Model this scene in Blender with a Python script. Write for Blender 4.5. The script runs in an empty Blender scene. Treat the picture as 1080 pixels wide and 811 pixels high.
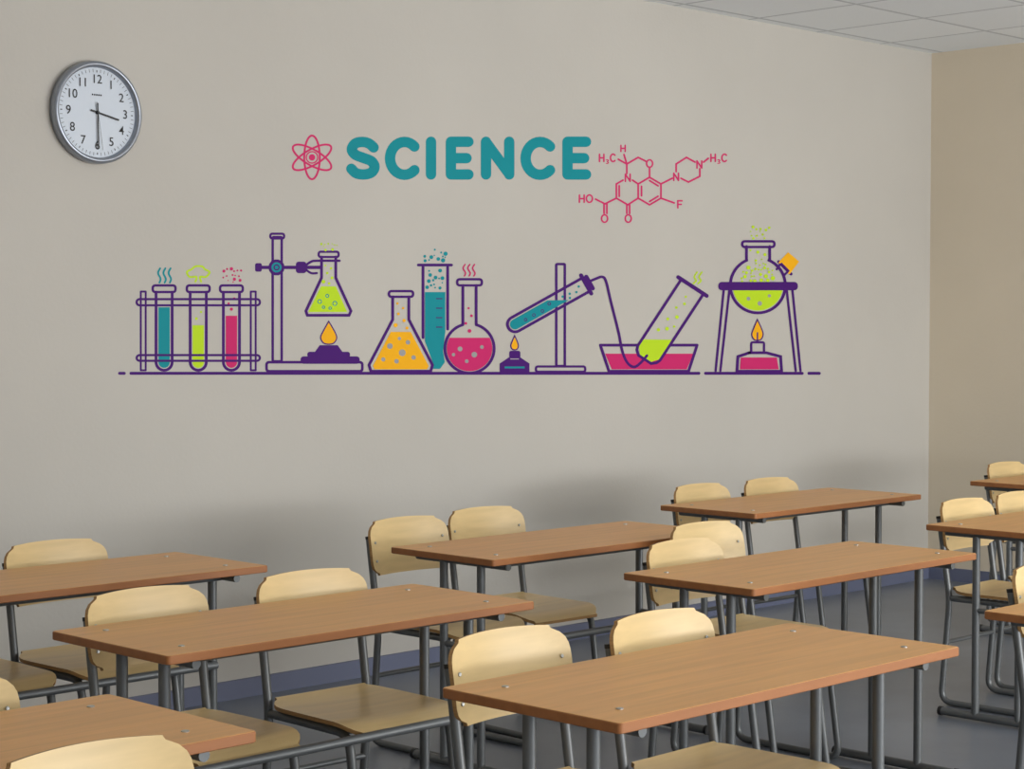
import bpy, math, random
from mathutils import Vector, Matrix
random.seed(4)
scn = bpy.context.scene
scn.view_settings.view_transform = 'Standard'
scn.view_settings.look = 'None'

WALL_Y = 6.07; WALL_X = 9.53; CEIL = 3.07
X0, Y0 = -1.6, -3.0

def lin(c):
    return tuple(((v/255)/12.92 if v/255 <= .04045 else ((v/255+.055)/1.055)**2.4) for v in c)

def new_mat(name, rgb, rough=.6, metal=0.0, gain=1.0, spec=.5):
    m = bpy.data.materials.new(name); m.use_nodes = True
    b = m.node_tree.nodes['Principled BSDF']
    c = [min(.95, v*gain) for v in lin(rgb)]
    b.inputs['Base Color'].default_value = (*c, 1)
    b.inputs['Roughness'].default_value = rough
    b.inputs['Metallic'].default_value = metal
    b.inputs['Specular IOR Level'].default_value = spec
    return m

def noisy(m, scale=(5,5,5), nscale=1.0, amt=.08, detail=5, bump=0.0, bscale=120, rvar=0):
    nt = m.node_tree; N = nt.nodes; L = nt.links; b = N['Principled BSDF']
    base = b.inputs['Base Color'].default_value[:]
    tc = N.new('ShaderNodeTexCoord'); mp = N.new('ShaderNodeMapping')
    mp.inputs['Scale'].default_value = scale
    L.new(tc.outputs['Object'], mp.inputs['Vector'])
    nz = N.new('ShaderNodeTexNoise'); nz.inputs['Scale'].default_value = nscale
    nz.inputs['Detail'].default_value = detail
    L.new(mp.outputs['Vector'], nz.inputs['Vector'])
    cr = N.new('ShaderNodeValToRGB')
    cr.color_ramp.elements[0].position = .3; cr.color_ramp.elements[1].position = .7
    cr.color_ramp.elements[0].color = (*[v*(1-amt) for v in base[:3]], 1)
    cr.color_ramp.elements[1].color = (*[min(1, v*(1+amt)) for v in base[:3]], 1)
    L.new(nz.outputs['Fac'], cr.inputs['Fac']); L.new(cr.outputs['Color'], b.inputs['Base Color'])
    if bump:
        n2 = N.new('ShaderNodeTexNoise'); n2.inputs['Scale'].default_value = bscale
        L.new(tc.outputs['Object'], n2.inputs['Vector'])
        bp = N.new('ShaderNodeBump'); bp.inputs['Strength'].default_value = bump
        bp.inputs['Distance'].default_value = .004
        L.new(n2.outputs['Fac'], bp.inputs['Height']); L.new(bp.outputs['Normal'], b.inputs['Normal'])
    return m

M_wallA = noisy(new_mat('plaster_grey', (195,191,183), .75, spec=.2), (1,1,1), 1.2, .03, 4, .12, 60)
M_wallB = noisy(new_mat('plaster_tan', (222,210,189), .8, spec=.2), (1,1,1), 1.2, .03, 4, .15, 60)
M_base = new_mat('baseboard_paint', (108,114,138), .5)
M_floor = noisy(new_mat('linoleum', (116,122,132), .34), (1,1,1), 3, .12, 8, .05, 90)
M_desk = noisy(new_mat('desk_laminate', (226,168,102), .38, spec=.3), (2.2,38,38), 1.3, .09, 6)
M_edge = noisy(new_mat('desk_edge_band', (160,104,62), .45, spec=.35), (3,30,30), 1.3, .08, 4)
M_ply = noisy(new_mat('birch_plywood', (220,192,138), .33, spec=.4), (2.5,30,30), 1.2, .08, 6)
M_plyedge = noisy(new_mat('plywood_edge', (170,130,80), .5), (3,3,200), 1.2, .2, 3)
M_steel = new_mat('grey_enamel_steel', (104,107,108), .38, .3)
M_screw = new_mat('screw_metal', (190,190,185), .3, .9)
M_cap = new_mat('black_plastic_cap', (30,30,32), .5)

# ceiling tiles
M_ceil = new_mat('ceiling_tiles', (240,243,246), .85, spec=.2)
nt = M_ceil.node_tree; N = nt.nodes; L = nt.links
tc = N.new('ShaderNodeTexCoord')
br = N.new('ShaderNodeTexBrick'); br.offset = 0; br.squash = 1
for k, v in (('Scale', 1), ('Mortar Size', .012), ('Mortar Smooth', .1), ('Bias', 0), ('Brick Width', .6), ('Row Height', .6)):
    br.inputs[k].default_value = v
br.inputs['Color1'].default_value = (*lin((242,246,249)), 1)
br.inputs['Color2'].default_value = (*lin((236,241,245)), 1)
br.inputs['Mortar'].default_value = (*lin((202,207,212)), 1)
L.new(tc.outputs['Object'], br.inputs['Vector'])
L.new(br.outputs['Color'], N['Principled BSDF'].inputs['Base Color'])
nz = N.new('ShaderNodeTexNoise'); nz.inputs['Scale'].default_value = 45
L.new(tc.outputs['Object'], nz.inputs['Vector'])
bp = N.new('ShaderNodeBump'); bp.inputs['Strength'].default_value = .3; bp.inputs['Distance'].default_value = .004
L.new(nz.outputs['Fac'], bp.inputs['Height']); L.new(bp.outputs['Normal'], N['Principled BSDF'].inputs['Normal'])

# ------------------------------------------------------------ mesh builder
class MB:
    def __init__(s): s.v=[]; s.f=[]; s.m=[]; s.sm=[]
    def add(s, vs, fs, mi=0, smooth=False):
        o=len(s.v); s.v += [tuple(v) for v in vs]
        for f in fs:
            s.f.append([i+o for i in f]); s.m.append(mi); s.sm.append(smooth)
    def box(s, a, b, mi=0):
        (x0,y0,z0),(x1,y1,z1)=a,b
        vs=[(x0,y0,z0),(x1,y0,z0),(x1,y1,z0),(x0,y1,z0),(x0,y0,z1),(x1,y0,z1),(x1,y1,z1),(x0,y1,z1)]
        s.add(vs,[(0,3,2,1),(4,5,6,7),(0,1,5,4),(1,2,6,5),(2,3,7,6),(3,0,4,7)],mi)
    def tube(s, pts, r, fillet=.0, mi=0, n=12, ry=None):
        P=[Vector(p) for p in pts]; Q=[P[0]]
        for i in range(1,len(P)-1):
            a,b,c=P[i-1],P[i],P[i+1]
            fl=min(fillet,(a-b).length*.45,(c-b).length*.45)
            if fl<=0: Q.append(b); continue
            p0=b+(a-b).normalized()*fl; p1=b+(c-b).normalized()*fl
            for k in range(7):
                t=k/6; Q.append(p0*(1-t)**2+b*2*t*(1-t)+p1*t*t)
        Q.append(P[-1])
        T=[]
        for i in range(len(Q)):
            d=(Q[min(i+1,len(Q)-1)]-Q[max(i-1,0)]).normalized(); T.append(d)
        ref=Vector((1,0,0)) if abs(T[0].x)<.9 else Vector((0,0,1))
        u=(ref-T[0]*ref.dot(T[0])).normalized(); vs=[]; fs=[]
        for i,q in enumerate(Q):
            u=(u-T[i]*u.dot(T[i])).normalized(); w=T[i].cross(u)
            for k in range(n):
                a=2*math.pi*k/n; vs.append(q+u*math.cos(a)*r+w*math.sin(a)*(ry or r))
        for i in range(len(Q)-1):
            for k in range(n):
                k2=(k+1)%n; fs.append((i*n+k,i*n+k2,(i+1)*n+k2,(i+1)*n+k))
        s.add(vs,fs,mi,True)
        o=(len(Q)-1)*n
        s.add([vs[k] for k in range(n)],[tuple(reversed(range(n)))],mi)
        s.add([vs[o+k] for k in range(n)],[tuple(range(n))],mi)
    def shell(s, F, nu, nv, th, mi=0, me=1):
        top=[];bot=[]
        for j in range(nv+1):
            for i in range(nu+1):
                p,n=F(-1+2*i/nu,-1+2*j/nv); p=Vector(p); n=Vector(n).normalized()
                top.append(p+n*th/2); bot.append(p-n*th/2)
        W=nu+1; fs=[]
        for j in range(nv):
            for i in range(nu):
                fs.append((j*W+i,j*W+i+1,(j+1)*W+i+1,(j+1)*W+i))
        s.add(top,fs,mi,True); s.add(bot,[tuple(reversed(f)) for f in fs],mi,True)
        loop=[i for i in range(nu+1)]+[j*W+nu for j in range(1,nv+1)]+[nv*W+i for i in range(nu-1,-1,-1)]+[j*W for j in range(nv-1,0,-1)]
        vs=[top[i] for i in loop]+[bot[i] for i in loop]; n=len(loop)
        s.add(vs,[(k,n+k,n+(k+1)%n,(k+1)%n) for k in range(n)],me,True)
    def disc(s, c, r, h, axis='z', mi=0, n=16, dome=0):
        c=Vector(c); A={'z':(Vector((1,0,0)),Vector((0,1,0)),Vector((0,0,1))),'-y':(Vector((1,0,0)),Vector((0,0,1)),Vector((0,-1,0)))}[axis]
        vs=[];
        for hh,rr in ((0,r),(h*.6,r),(h,r*.7)):
            for k in range(n):
                a=2*math.pi*k/n; vs.append(c+A[0]*math.cos(a)*rr+A[1]*math.sin(a)*rr+A[2]*hh)
        fs=[(l*n+k,l*n+(k+1)%n,(l+1)*n+(k+1)%n,(l+1)*n+k) for l in range(2) for k in range(n)]
        fs.append(tuple(2*n+k for k in range(n)))
        s.add(vs,fs,mi)
    def mesh(s, name, mats):
        me=bpy.data.meshes.new(name); me.from_pydata(s.v,[],s.f)
        for m in mats: me.materials.append(m)
        me.polygons.foreach_set('material_index',s.m); me.polygons.foreach_set('use_smooth',s.sm)
        me.update(); return me

def obj(name, me, parent=None, loc=(0,0,0), rz=0):
    o=bpy.data.objects.new(name,me); scn.collection.objects.link(o); o.location=loc; o.rotation_euler=(0,0,rz)
    if parent: o.parent=parent
    return o
def empty(name, loc, rz=0):
    e=bpy.data.objects.new(name,None); e.empty_display_size=.1; scn.collection.objects.link(e); e.location=loc; e.rotation_euler=(0,0,rz); return e

# ------------------------------------------------------------ room
def slab(name,a,b,m):
    k=MB(); k.box(a,b); return obj(name,k.mesh(name,[m]))
slab('floor',(X0-.15,Y0,-.1),(WALL_X+.15,WALL_Y+.15,0),M_floor)
slab('ceiling',(X0-.15,Y0,CEIL),(WALL_X+.15,WALL_Y+.15,CEIL+.1),M_ceil)
slab('wall_back',(X0,WALL_Y,0),(WALL_X+.15,WALL_Y+.15,CEIL),M_wallA)
slab('wall_right',(WALL_X,Y0,0),(WALL_X+.15,WALL_Y,CEIL),M_wallB)
slab('wall_left',(X0-.15,Y0,0),(X0,WALL_Y+.15,CEIL),M_wallB)
slab('baseboard_back',(X0,WALL_Y-.016,0),(WALL_X-.016,WALL_Y,.075),M_base)
slab('baseboard_right',(WALL_X-.016,Y0,0),(WALL_X,WALL_Y,.075),M_base)

# ------------------------------------------------------------ desk
DL,DW,DH=1.2,.5,.74
k=MB()
def rrect(hx,hy,r,n=5):
    pts=[]
    for cx,cy,a0 in ((hx-r,hy-r,0),(-hx+r,hy-r,90),(-hx+r,-hy+r,180),(hx-r,-hy+r,270)):
        for i in range(n+1):
            a=math.radians(a0+90*i/n); pts.append((cx+r*math.cos(a),cy+r*math.sin(a)))
    return pts
prof=[(DH-.022,-.002),(DH-.020,0),(DH-.003,0),(DH-.0008,-.0012),(DH,-.003)]
rings=[rrect(DL/2+o,DW/2+o,.010) for z,o in prof]; n=len(rings[0])
vs=[(x,y,prof[i][0]) for i,r in enumerate(rings) for x,y in r]
k.add(vs,[(l*n+j,l*n+(j+1)%n,(l+1)*n+(j+1)%n,(l+1)*n+j) for l in range(3) for j in range(n)],1,False)
k.add(vs,[(3*n+j,3*n+(j+1)%n,4*n+(j+1)%n,4*n+j) for j in range(n)]+[tuple(4*n+j for j in range(n))],0)
k.add(vs,[tuple(reversed(range(n)))],1)
me_top=k.mesh('desk_tabletop',[M_desk,M_edge])
k=MB()
for x in (-.5,.5):
    for y in (-.16,.16): k.disc((x,y,DH),.008,.0025,'z',0,12)
me_screws=k.mesh('desk_bolts',[M_screw])
k=MB()
for x in (-.5,.5):
    for y in (-.09,.09):
        k.tube([(x,y,.02),(x,y,.70)],.0145)
    k.tube([(x,-.22,.705),(x,.22,.705)],.0125)
    k.tube([(x,-.235,.02),(x,.235,.02)],.0155)
    k.tube([(x,-.245,.02),(x,-.232,.02)],.018,mi=1); k.tube([(x,.232,.02),(x,.245,.02)],.018,mi=1)
    k.tube([(x,-.09,.42),(x,.09,.42)],.010)
k.tube([(-.5,-.11,.42),(.5,-.11,.42)],.0125)
k.tube([(-.5,.14,.704),(.5,.14,.704)],.0125)
k.tube([(-.5,-.14,.704),(.5,-.14,.704)],.0125)
me_dframe=k.mesh('desk_frame',[M_steel,M_cap])

desks=[(3.02,4.95),(3.065,3.825),(3.255,2.615),(4.81,4.545),(4.87,3.545),(6.57,4.85),(6.71,3.655),(8.54,4.58),(4.98,2.37),(1.53,3.05)]
for x,y in desks:
    e=empty('school_desk',(x,y,0))
    obj('tabletop',me_top,e); obj('frame',me_dframe,e); obj('bolts',me_screws,e)

# ------------------------------------------------------------ chair (faces -Y)
def post_y(z): return .20+(.052)*(z-.42)/.34
def back(a,b):
    bb=math.sin(b*math.pi/2)
    w=.192*max(.30,(1-abs(bb)**5))**(1/4.5)
    x=a*w; u=x/.192
    z=.70+bb*.098
    z-= .010*u*u*max(0,bb)
    y=post_y(z)+.010-.034*u*u + .006*bb*bb
    return (x,y,z),Vector((-.35*u,-1,.15))
k=MB(); k.shell(back,22,16,.010)
me_back=k.mesh('chair_backrest',[M_ply,M_plyedge])
def seat(a,b):
    bb=math.sin(b*math.pi/2)
    w=.20*max(.30,(1-abs(bb)**6))**(1/5)
    x=a*w; y=-.005+bb*.20
    t=max(0,(-bb-.55)/.45); r=max(0,(bb-.6)/.4)
    z=.449-.030*t*t+.012*r*r-.008*(1-(a*a))*(1-bb*bb)
    return (x,y,z),(0,-.25*t-.1*r,1)
k=MB(); k.shell(seat,20,20,.011)
me_seat=k.mesh('chair_seat',[M_ply,M_plyedge])
k=MB()
for sx in (-1,1):
    x=sx*.173
    k.tube([(x,post_y(.735),.735),(x,.20,.42),(x,.235,.013),(x,-.215,.013),(x,-.155,.424),(x,.19,.424)],.0125,.05,n=10)
    k.tube([(x,post_y(.742),.742),(x,post_y(.732),.732)],.0135,mi=1,n=10)
for y,z in ((-.12,.424),(.15,.424)):
    k.tube([(-.173,y,z),(.173,y,z)],.011,n=10)
k.tube([(-.173,.212,.25),(.173,.212,.25)],.009,n=10)
me_cframe=k.mesh('chair_frame',[M_steel,M_cap])
k=MB()
for sx in (-1,1):
    for z in (.655,.72):
        x=sx*.165; u=x/.192
        y=post_y(z)+.010-.034*u*u-.006
        k.disc((x,y,z),.005,.003,'-y',0,10)
me_rivet=k.mesh('chair_rivets',[M_screw])

# backrest-top positions (x, y) on the floor plan
chairs=[(3.24,5.33,2),(2.80,5.33,-1),(2.82,4.20,1),(3.34,4.17,-2),(3.02,3.05,0),(3.47,2.975,1),
        (4.53,5.08,1),(4.97,5.14,-2),(4.68,3.91,1),(5.14,4.20,-1),
        (6.37,5.22,1),(6.83,5.20,-1),(6.57,4.03,0),(7.0,4.04,0),(8.46,4.95,0),(4.96,2.78,0),
        (1.70,2.70,0),(1.79,3.43,0)]
for x,y,r in chairs:
    e=empty('school_chair',(x,y-.255,0),math.radians(r))
    obj('seat',me_seat,e); obj('backrest',me_back,e); obj('frame',me_cframe,e); obj('rivets',me_rivet,e)

# ------------------------------------------------------------ wall clock
cx,cz,R=3.87,2.28,.19
clk=empty('wall_clock',(cx,WALL_Y,cz))
M_rim=new_mat('clock_rim_silver',(150,156,166),.3,.6)
M_face=new_mat('clock_face_white',(206,215,226),.4)
M_ink=new_mat('clock_black_ink',(20,20,24),.5)
def lathe(prof,n=64):
    vs=[];fs=[]
    for r,h in prof:
        for i in range(n):
            a=2*math.pi*i/n; vs.append((r*math.cos(a),-h,r*math.sin(a)))
    for l in range(len(prof)-1):
        for i in range(n):
            fs.append((l*n+i,l*n+(i+1)%n,(l+1)*n+(i+1)%n,(l+1)*n+i))
    return vs,fs
k=MB(); vs,fs=lathe([(R-.01,.001),(R,.006),(R,.03),(R-.004,.038),(R-.011,.042),(R-.018,.040),(R-.023,.030),(R-.024,.022)])
k.add(vs,fs,0,True); obj('rim',k.mesh('clock_rim',[M_rim]),clk)
k=MB(); vs,fs=lathe([(R-.02,.022),(.0005,.022)]); k.add(vs,fs,0); obj('dial',k.mesh('clock_dial',[M_face]),clk)
k=MB()
def tick(a,r0,r1,w,h=.0232):
    d=Vector((math.sin(a),0,math.cos(a))); p=Vector((math.cos(a),0,-math.sin(a))); o=Vector((0,-h,0))
    k.add([o+d*r0-p*w,o+d*r0+p*w,o+d*r1+p*w,o+d*r1-p*w],[(0,1,2,3)])
for i in range(60):
    tick(i*math.pi/30,.148,.160 if i%5 else .156,.0008 if i%5 else .0018)
obj('minute_marks',k.mesh('clock_ticks',[M_ink]),clk)
k=MB()
tick(math.radians(103),-.03,.095,.0034,.027); tick(math.radians(179),-.035,.135,.0028,.029); tick(math.radians(172),-.04,.14,.0008,.031)
k.disc((0,-.023,0),.007,.010,'-y'); obj('hands',k.mesh('clock_hands',[M_ink]),clk)
for i in range(1,13):
    a=i*math.pi/6
    c=bpy.data.curves.new('numeral','FONT'); c.body=str(i); c.size=.046; c.align_x='CENTER'; c.align_y='CENTER'; c.offset=.0002; c.materials.append(M_ink)
    o=bpy.data.objects.new('numeral_%d'%i,c); scn.collection.objects.link(o); o.parent=clk
    o.location=(.122*math.sin(a),-.0236,.122*math.cos(a)); o.rotation_euler=(math.pi/2,0,0)
k=MB()
for i in range(5): k.add([(-.022+i*.009,-.0234,.062),(-.016+i*.009,-.0234,.062),(-.016+i*.009,-.0234,.068),(-.022+i*.009,-.0234,.068)],[(0,1,2,3)])
obj('maker_mark',k.mesh('clock_mark',[M_ink]),clk)

# ------------------------------------------------------------ vinyl wall stickers
# artwork is drafted on a 1080-wide artboard and transferred to the surface of wall_back
F=1985.0; TH=math.atan(65/F); S2=math.sqrt(.5)
fwd=Vector((S2*math.cos(TH),S2*math.cos(TH),-math.sin(TH))); upv=Vector((S2*math.sin(TH),S2*math.sin(TH),math.cos(TH))); rt=Vector((S2,-S2,0))
CAM=Vector((0,0,1.5))
def onwall(x,y,off):
    d=fwd+rt*((x-540)/F)+upv*((405.5-y)/F)
    t=WALL_Y/d.y
    p=CAM+d*t
    return (p.x,WALL_Y-off,p.z)
G=1.12
PUR=0;TEA=1;LIM=2;MAG=3;ORA=4;CRI=5;WHT=6
vm=lambda n,c,g=G: new_mat(n,c,.6,gain=g,spec=.15)
DM=[vm('vinyl_purple',(70,24,108)),vm('vinyl_teal',(20,136,146)),vm('vinyl_lime',(182,214,40)),
    vm('vinyl_magenta',(196,42,104)),vm('vinyl_orange',(246,172,26)),vm('vinyl_crimson',(200,46,102)),
    vm('vinyl_grey',(150,150,150))]
class Art:
    def __init__(s): s.mb=MB(); s.k=0
    def _put(s,pts,faces,col):
        s.k+=1; off=.0006+s.k*7e-6
        s.mb.add([onwall(x,y,off) for x,y in pts],faces,col)
    def poly(s,pts,col): s._put(pts,[tuple(range(len(pts)))],col)
    def ell(s,cx,cy,rx,ry,col,n=28): s.poly([(cx+rx*math.cos(2*math.pi*i/n),cy+ry*math.sin(2*math.pi*i/n)) for i in range(n)],col)
    def dot(s,cx,cy,r,col): s.ell(cx,cy,r,r,col,14)
    def stroke(s,pts,w,col=PUR,closed=False,cap=True):
        P=[Vector(p) for p in pts]; Q=[P[0]]
        for p in P[1:]:
            if (p-Q[-1]).length>1e-4: Q.append(p)
        if closed and (Q[0]-Q[-1]).length<1e-4: Q.pop()
        P=Q; n=len(P); h=w/2; Lf=[];Rt=[]
        for i in range(n):
            a=P[i-1] if (i>0 or closed) else None; b=P[(i+1)%n] if (i<n-1 or closed) else None
            d1=(P[i]-a).normalized() if a is not None else None; d2=(b-P[i]).normalized() if b is not None else None
            if d1 is None: d1=d2
            if d2 is None: d2=d1
            n1=Vector((-d1.y,d1.x)); n2=Vector((-d2.y,d2.x)); m=n1+n2
            if m.length<.2: m=n1.copy()
            m.normalize(); sc=min(1/max(.35,m.dot(n1)),2.4)
            Lf.append(P[i]+m*h*sc); Rt.append(P[i]-m*h*sc)
        vs=Lf+Rt; fs=[]
        for i in range(n if closed else n-1):
            j=(i+1)%n; fs.append((i,j,n+j,n+i))
        if cap and not closed:
            for idx,d in ((0,(P[0]-P[1]).normalized()),(n-1,(P[-1]-P[-2]).normalized())):
                a0=math.atan2(d.y,d.x); st=len(vs)
                for t in range(9):
                    a=a0-math.pi/2+math.pi*t/8; vs.append(P[idx]+Vector((math.cos(a),math.sin(a)))*h)
                fs.append(tuple(range(st,st+9)))
        s._put([(v.x,v.y) for v in vs],fs,col)
    def ring(s,cx,cy,rx,ry,w,col=PUR,rot=0,n=40):
        c,q=math.cos(rot),math.sin(rot); pts=[]
        for i in range(n):
            a=2*math.pi*i/n; x,y=rx*math.cos(a),ry*math.sin(a); pts.append((cx+x*c-y*q,cy+x*q+y*c))
        s.stroke(pts,w,col,closed=True)
    def rr(s,x0,y0,x1,y1,w,col=PUR,r=2,fill=None):
        pts=[((x0+x1)/2+a,(y0+y1)/2+b) for a,b in rrect((x1-x0)/2,(y1-y0)/2,r,3)]
        if fill is not None: s.poly(pts,fill)
        s.stroke(pts,w,col,closed=True)
    def fin(s,name):
        return obj(name,s.mb.mesh(name,DM))
def smooth(pts,m=6):
    P=[pts[0]]+list(pts)+[pts[-1]]; out=[]
    for i in range(1,len(P)-2):
        p0,p1,p2,p3=[Vector(q) for q in P[i-1:i+3]]
        for t in range(m):
            t/=m; out.append(tuple(.5*((2*p1)+(p2-p0)*t+(2*p0-5*p1+4*p2-p3)*t*t+(3*p1-p0-3*p2+p3)*t**3)))
    out.append(tuple(pts[-1])); return out
def arc(cx,cy,rx,ry,a0,a1,n=24): return [(cx+rx*math.cos(math.radians(a0+(a1-a0)*i/n)),cy+ry*math.sin(math.radians(a0+(a1-a0)*i/n))) for i in range(n+1)]

# lettering
A=Art(); w=11
A.stroke(smooth([(394,155.5),(389,151.3),(382,149.7),(374.5,151.5),(371,157.5),(374.5,163),(383,166.5),(391.5,170),(395,176),(391.5,182),(383.5,184),(375.5,182.6),(370.5,178)]),w,TEA)
for c in (426.5,569.5): A.stroke(arc(c,167,15.2,17.3,-46,-314),w,TEA)
A.stroke([(454.5,149.5),(454.5,184)],w,TEA)
for x0,x1 in ((475.5,494),(598.5,618)):
    A.stroke([(x1,149.5),(x0,149.5)],w,TEA); A.stroke([(x1,184),(x0,184)],w,TEA); A.stroke([(x0,149.5),(x0,184)],w,TEA); A.stroke([(x0,166.8),(x1-2,166.8)],w,TEA)
A.stroke([(512.5,184),(512.5,149.5)],w,TEA); A.stroke([(512.5,150),(537,183.5)],w,TEA); A.stroke([(537,184),(537,149.5)],w,TEA)
A.fin('science_lettering_decal')
# atom
A=Art()
for r in (90,30,-30): A.ring(329,166,23,8.2,2.1,CRI,math.radians(r))
A.dot(329,166,3.4,CRI); A.ring(329,166,6,6,1.3,CRI)
A.fin('atom_decal')
# molecule
A=Art(); lw=1.9
def L2(*p): A.stroke(p,lw,CRI)
def gl(ch,x,y,h=8,w=6,t=1.9):
    def S(p,cl=False): A.stroke([(x-w/2+a*w,y-h/2+b*h) for a,b in p],t,CRI,closed=cl)
    if ch=='H': S([(0,0),(0,1)]);S([(1,0),(1,1)]);S([(0,.5),(1,.5)])
    if ch=='N': S([(0,1),(0,0)]);S([(0,0),(1,1)]);S([(1,1),(1,0)])
    if ch=='F': S([(1,0),(0,0),(0,1)]);S([(0,.5),(.8,.5)])
    if ch=='O': A.ring(x,y,w*.58,h*.52,t,CRI)
    if ch=='C': A.stroke(arc(x,y,w*.55,h*.52,-45,-315),t,CRI)
    if ch=='3': S(smooth([(0,.05),(.6,0),(.95,.25),(.4,.5),(1,.75),(.6,1),(0,.95)],3))
L2((661,183),(661,173),(673,166),(681,170)); L2((685,177),(685,187),(673,194),(667,190))
L2((657,190),(650,194),(650,209),(662,216),(673,209),(673,194)); L2((685,187),(697,194),(697,209),(685,216),(673,209))
L2((653,196),(653,207)); L2((685,190.5),(694,196)); L2((694,207),(685,212.5)); L2((676.5,196.5),(676.5,206.5))
L2((661,216),(661,225)); L2((664,216),(664,225)); L2((650,209),(638,215),(628,210)); L2((637,215),(637,225)); L2((640,215),(640,225))
L2((697,209),(711,214)); L2((697,194),(709,188)); L2((713,181),(713,173),(724,166),(733,171)); L2((738,178),(738,186),(726,192),(718,188))
L2((661,173),(652,168)); L2((661,173),(658,163)); L2((742,171),(747,167))
gl('H',657,156.5,6.5,4.5,1.6); gl('H',634.5,166.5,7.5,4.6,1.7); gl('3',640.5,170.5,4,2.4,1.0); gl('C',646.5,166.5,7.5,5,1.7)
gl('O',685,172.5,7.5,5.5,1.7); gl('N',662,187.5,7.5,5,1.7); gl('N',713,186.5,7.5,5,1.7); gl('N',737.5,173.5,7.5,5,1.7)
gl('H',752,166.5,7.5,4.6,1.7); gl('3',758,170.5,4,2.4,1.0); gl('C',764,166.5,7.5,5,1.7)
gl('H',613.5,209.5,7.5,5,1.7); gl('O',621.5,209.5,7.5,5.5,1.7); gl('O',637.5,230.5,7.5,5.5,1.7); gl('O',662.5,230.5,7.5,5.5,1.7); gl('F',717,215.5,7.5,4.5,1.7)
A.fin('molecule_decal')

# laboratory artwork
A=Art(); W=3.0
def bubbles(x0,y0,x1,y1,n,col,r0=.7,r1=2.4,taper=None):
    done=[]
    for _ in range(n*6):
        if len(done)>=n: break
        x=random.uniform(x0,x1); y=random.uniform(y0,y1)
        if taper: x=(x0+x1)/2+(x-(x0+x1)/2)*(taper+(1-taper)*(y-y0)/(y1-y0))
        r=random.uniform(r0,r1)
        if any(math.hypot(x-a,y-b)<r+c+.5 for a,b,c in done): continue
        done.append((x,y,r)); A.dot(x,y,r,col)
def steam(x,y0,y1,col,w=1.5):
    A.stroke([(x+1.3*math.sin((y1-y)/ (y1-y0)*2.2*math.pi),y) for y in [y0+(y1-y0)*i/14 for i in range(15)]],w,col)
def flame(cx,yb,w,h):
    pts=smooth([(cx,yb-h),(cx+w*.32,yb-h*.62),(cx+w*.5,yb-h*.3),(cx+w*.33,yb-h*.06),(cx,yb),(cx-w*.33,yb-h*.06),(cx-w*.5,yb-h*.3),(cx-w*.30,yb-h*.62),(cx,yb-h)],4)
    A.poly(pts[:-1],ORA); A.stroke(pts,1.3,PUR,closed=True)
for a,b in ((126,131),(138,737),(744,846),(853,864)): A.stroke([(a,393.7),(b,393.7)],3.2)
# rack
for x in (151,267):
    A.stroke([(x-2.6,308),(x-2.6,390)],2.1); A.stroke([(x+2.6,308),(x+2.6,390)],2.1); A.stroke([(x-2.6,307.5),(x+2.6,307.5)],2.1); A.stroke([(x-2.6,390.5),(x+2.6,390.5)],2.1)
for cx,top,col in ((173,324,TEA),(209,343,LIM),(244,333,MAG)):
    A.poly([(cx-6,top),(cx+6,top)]+arc(cx,382,6,6,0,180,12),col)
    A.stroke([(cx-8.5,308),(cx-8.5,382)]+arc(cx,382,8.5,8.5,180,0,12)[1:-1]+[(cx+8.5,382),(cx+8.5,308)],W)
    A.rr(cx-12,301,cx+12,308,2.6,r=2.5)
A.dot(244,326,1.7,MAG);A.dot(241,320,1.2,MAG);A.dot(247,315,1.5,MAG);A.dot(207,336,1.5,LIM);A.dot(212,329,1.2,LIM)
A.rr(144,315.5,274,322,2.4,r=3); A.rr(144,374.5,274,380.5,2.4,r=3)
for x in (168,173.5,179): steam(x,283,298,TEA,2)
A.stroke(smooth([(206,297),(207,292),(200,292),(197,287),(202,284),(206,281),(213,281),(216,284),(221,287),(217,292),(211,292),(212,297)]),2,LIM)
bubbles(234,282,255,299,15,MAG,.6,1.9,.9)
# stand + clamp
A.rr(287.5,250,297,381,2.6,r=1); A.rr(285,246.5,299.5,251.5,2.4,r=2)
A.rr(281,382,382,391.5,2.8,r=2.5)
A.stroke([(272,282),(338,282)],3.6); A.rr(270,278.5,275,285.5,2,fill=PUR,r=1)
A.dot(291.5,282,8.6,PUR); A.dot(291.5,282,5.4,TEA); A.ring(291.5,282,2.6,2.6,1.4)
A.rr(313,277,322,287,2.2,r=2,fill=PUR)
A.stroke(smooth([(322,280),(328,276),(334,275),(358,275)]),2.6); A.stroke(smooth([(322,284),(328,288),(334,288)]),2.4)
# small erlenmeyer
A.poly([(338.5,302),(354,302),(366,329),(325,329)],LIM)
for p in ((341,297,2),(350,293,1.6),(345,288,1.4),(349,283,1.3),(343,280,1),(347,299,1.4)): A.dot(p[0],p[1],p[2],LIM)
A.stroke([(339,271),(339,293),(322.5,328),(324,332.5),(368,332.5),(370,328),(354,293),(354,271)],W); A.rr(336,265.5,357,271,2.4,r=2)
for x,y,r in ((337,318,2),(345,312,1.6),(353,320,2.2),(348,325,1.3),(341,324,1.3)): A.ring(x,y,r,r,.9,TEA,n=14)
bubbles(338,256,356,264,9,LIM,.6,1.5)
flame(346.5,363,17,24)
A.poly([(330,374),(337,364),(356,364),(363,374)],PUR); A.rr(325,372,368,376,2,fill=PUR,r=1.5); A.rr(318,377,378,382.5,2.4,r=2,fill=PUR)
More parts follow.
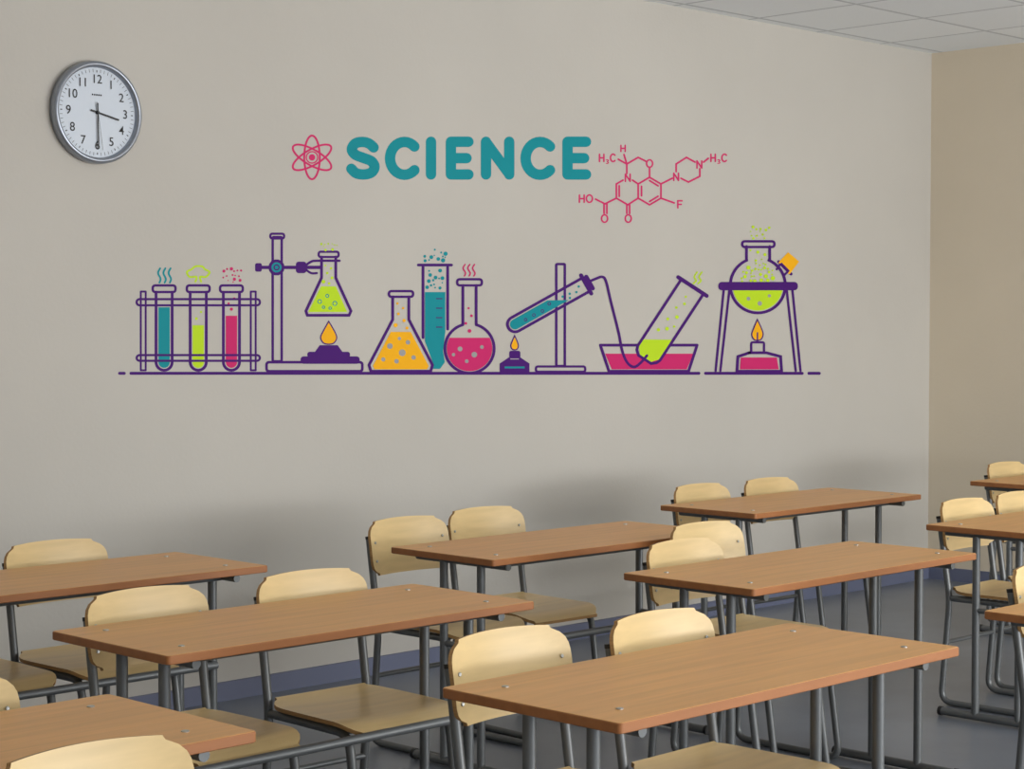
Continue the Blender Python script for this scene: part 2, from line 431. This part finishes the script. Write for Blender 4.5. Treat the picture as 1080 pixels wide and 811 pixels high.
# graduated cylinder
A.poly([(448,308),(469.5,308),(469.5,350),(467,370),(469,382),(464,389),(456,389),(457,384),(448,360)],TEA)
A.stroke([(446,281),(446,356)],W); A.stroke([(472,347),(472,281)],W); A.stroke([(441,279.5),(476,279.5)],W)
for y in (315,325,335,345): A.stroke([(460,y),(466,y)],1.1,PUR)
bubbles(447,262,470,276,12,TEA,.7,2.4,1); bubbles(450,284,468,304,14,TEA,.8,2.2)
# erlenmeyer orange
A.poly([(412,350),(433,350),(452,386),(450,389.5),(395,389.5),(393,386)],ORA)
for x,y,r in ((417,343,2.2),(426,338,1.8),(420,331,1.5),(425,325,1.3),(419,320,1.3),(429,346,1.6)): A.dot(x,y,r,ORA)
for x,y,r in ((411,365,3),(424,372,3.6),(436,377,2.4),(418,381,2.4),(404,379,2.2),(430,361,2.4),(421,357,1.8)): A.dot(x,y,r,WHT)
A.stroke([(414,313),(414,337),(389,385),(391,391.5),(454,391.5),(456,385),(431,337),(431,313)],W); A.rr(410,307,435.5,313,2.6,r=2.5)
# round flask
c=(495,367.5)
A.poly(arc(c[0],c[1],24,24,-28,208,30),MAG)
A.stroke([(488,301),(488,342)]+arc(c[0],c[1],26,26,-106,-434,44)+[(502,342),(502,301)],W); A.rr(482,294.5,508,301,2.6,r=2.5)
for x,y,r in ((485,368,2.6),(500,374,3),(508,366,2),(492,381,2),(478,374,1.8)): A.dot(x,y,r,WHT)
for x,y,r in ((495,349,2),(491,341,1.5),(497,333,1.5),(494,325,1.2)): A.dot(x,y,r,MAG)
for x in (489.5,494.5,499.5): steam(x,279,291,MAG)
# spirit lamp
flame(542.5,369,8,15); A.rr(538,371,547.5,377,2.2,r=1,fill=PUR)
A.poly([(535,379),(550,379),(557,385),(557,391),(528,391),(528,385)],PUR); A.poly([(532,386.5),(553,386.5),(553,388.5),(532,388.5)],TEA)
A.stroke([(537,378),(528,384),(528,391),(557,391),(557,384),(548,378)],2.4)
# retort stand
A.rr(586.5,278.5,595.5,386,2.6,r=1); A.rr(565,386.5,617,392,2.4,r=2)
# tilted test tube
o=Vector((543,342)); e=Vector((618,300)); d=(e-o).normalized(); nn=Vector((-d.y,d.x))
def tp(s,t): q=o+d*s+nn*t; return (q.x,q.y)
Lt=(e-o).length
capp=[tp(8*math.cos(math.radians(a)),8*math.sin(math.radians(a))) for a in range(90,271,15)]
inn=[tp(5.4*math.cos(math.radians(a)),5.4*math.sin(math.radians(a))) for a in range(90,271,15)]
A.poly(inn+[tp(42,-5.4),tp(62,5.4)],TEA)
A.stroke([tp(Lt,8)]+capp+[tp(Lt,-8)],W); A.stroke([tp(Lt,-11),tp(Lt,11)],4.2); A.stroke([tp(Lt+4,-7),tp(Lt+4,7)],4.5)
for s_,t_ in ((58,-1),(66,0),(73,2),(64,4),(78,-2)): A.dot(*tp(s_,t_),1.3,TEA)
for s_ in (12,22,32,42): A.ring(*tp(s_,random.uniform(-2,2)),1.5,1.5,.8,PUR,n=12)
# trough
A.poly([(638,373),(731,373),(724,389.5),(645,389.5)],MAG)
A.stroke([(633,364),(642,391.5),(726,391.5),(735,364)],W); A.stroke([(633,364),(735,364)],W)
# tilted gas jar
o=Vector((683,374)); e=Vector((729.5,303)); d=(e-o).normalized(); nn=Vector((-d.y,d.x)); Lt=(e-o).length
A.poly([tp(2,-12.5),tp(-4.5,-7),tp(-4.5,7),tp(2,12.5),tp(27,12.5),tp(11,-12.5)],LIM)
A.stroke([tp(Lt,14),tp(2,14),tp(-2,12.5),tp(-6,8),tp(-6,-8),tp(-2,-12.5),tp(2,-14),tp(Lt,-14)],W); A.stroke([tp(Lt+1,-18),tp(Lt+1,18)],4.2)
for s_,t_,r in ((34,2,2),(43,-3,1.6),(50,4,1.9),(58,-2,1.4),(66,3,1.5),(40,7,1.3),(73,0,1.2),(28,-5,1.8)): A.dot(*tp(s_,t_),r,LIM)
for x in (733,738): A.stroke(smooth([(x-2,299),(x+1,296),(x-1,292),(x+2,287)]),1.6,LIM)
# delivery tube
A.stroke(smooth([(621,297),(628,294),(635,292),(639,297),(644,318),(652,350),(656,370),(661,382),(668,387),(675,383),(682,375)]),2.8)
# tripod, boiling flask
c=(799,301)
A.poly(arc(c[0],c[1],26.5,26.5,-5,185,30),LIM)
bubbles(780,282,818,297,26,LIM,.9,2.4,.8); bubbles(791,264,808,280,9,LIM,.8,1.8)
A.stroke([(787,260),(787,273)]+arc(c[0],c[1],29,29,-114,-426,48)+[(811.5,273),(811.5,260)],W); A.rr(782.5,254.5,816.5,260.5,2.6,r=2.5)
A.poly([(822,279),(831,268),(840,276),(831,288)],ORA); A.stroke([(819,284),(823,278)],2.4); A.stroke([(826,291),(830,287)],2.4)
A.stroke([(821,276),(834,289)],3.2); A.stroke([(822,277),(831,267.5),(841,276),(832,288)],2.2,ORA)
bubbles(790,238,812,252,12,LIM,.6,1.6)
A.rr(758.5,298.5,840,305,2.4,r=2.5,fill=PUR)
for x,y,r in ((789,315,2),(801,320,2.4),(811,312,1.7)): A.dot(x,y,r,WHT)
for sx,x0,x1 in ((-1,766,757),(1,832.5,841.5)):
    A.stroke([(x0-3,306),(x1-2.5,391)],2.4); A.stroke([(x0+3,306),(x1+2.5,391)],2.4)
flame(798.5,359,12,22); A.stroke([(798.5,351),(798.5,361)],1.6)
A.rr(792,361,805.5,372,2.4,r=1.5); A.poly([(781,377),(819,377),(821,389.5),(780,389.5)],MAG)
A.stroke([(790,372),(778,376),(777,391.5),(824,391.5),(823,376),(808,372),(790,372)],W)
A.fin('laboratory_glassware_decal')

# ------------------------------------------------------------ light
wd=bpy.data.worlds.new('daylight'); scn.world=wd; wd.use_nodes=True
bg=wd.node_tree.nodes['Background']; bg.inputs[0].default_value=(.96,.975,1,1); bg.inputs[1].default_value=1.55
def area(name,loc,target,sx,sy,power,col):
    l=bpy.data.lights.new(name,'AREA'); l.shape='RECTANGLE'; l.size=sx; l.size_y=sy; l.energy=power; l.color=col
    o=bpy.data.objects.new(name,l); scn.collection.objects.link(o); o.location=loc
    o.rotation_euler=(Vector(target)-Vector(loc)).to_track_quat('-Z','Y').to_euler(); return o
area('window_daylight',(6.2,-2.6,1.8),(7.2,6,1.6),6.5,2.2,170,(1,.97,.93))
area('ceiling_fill_light',(7.0,-2.6,1.0),(7.5,4.5,3.07),5,.8,160,(.95,.98,1))  # added fill aimed upward to brighten the ceiling, not a real window source

cam=bpy.data.cameras.new('camera'); co=bpy.data.objects.new('camera',cam); scn.collection.objects.link(co)
co.location=CAM; co.rotation_euler=(math.pi/2-TH,0,-math.pi/4)
cam.sensor_width=36; cam.lens=F*36/1080; cam.clip_start=.05
scn.camera=co
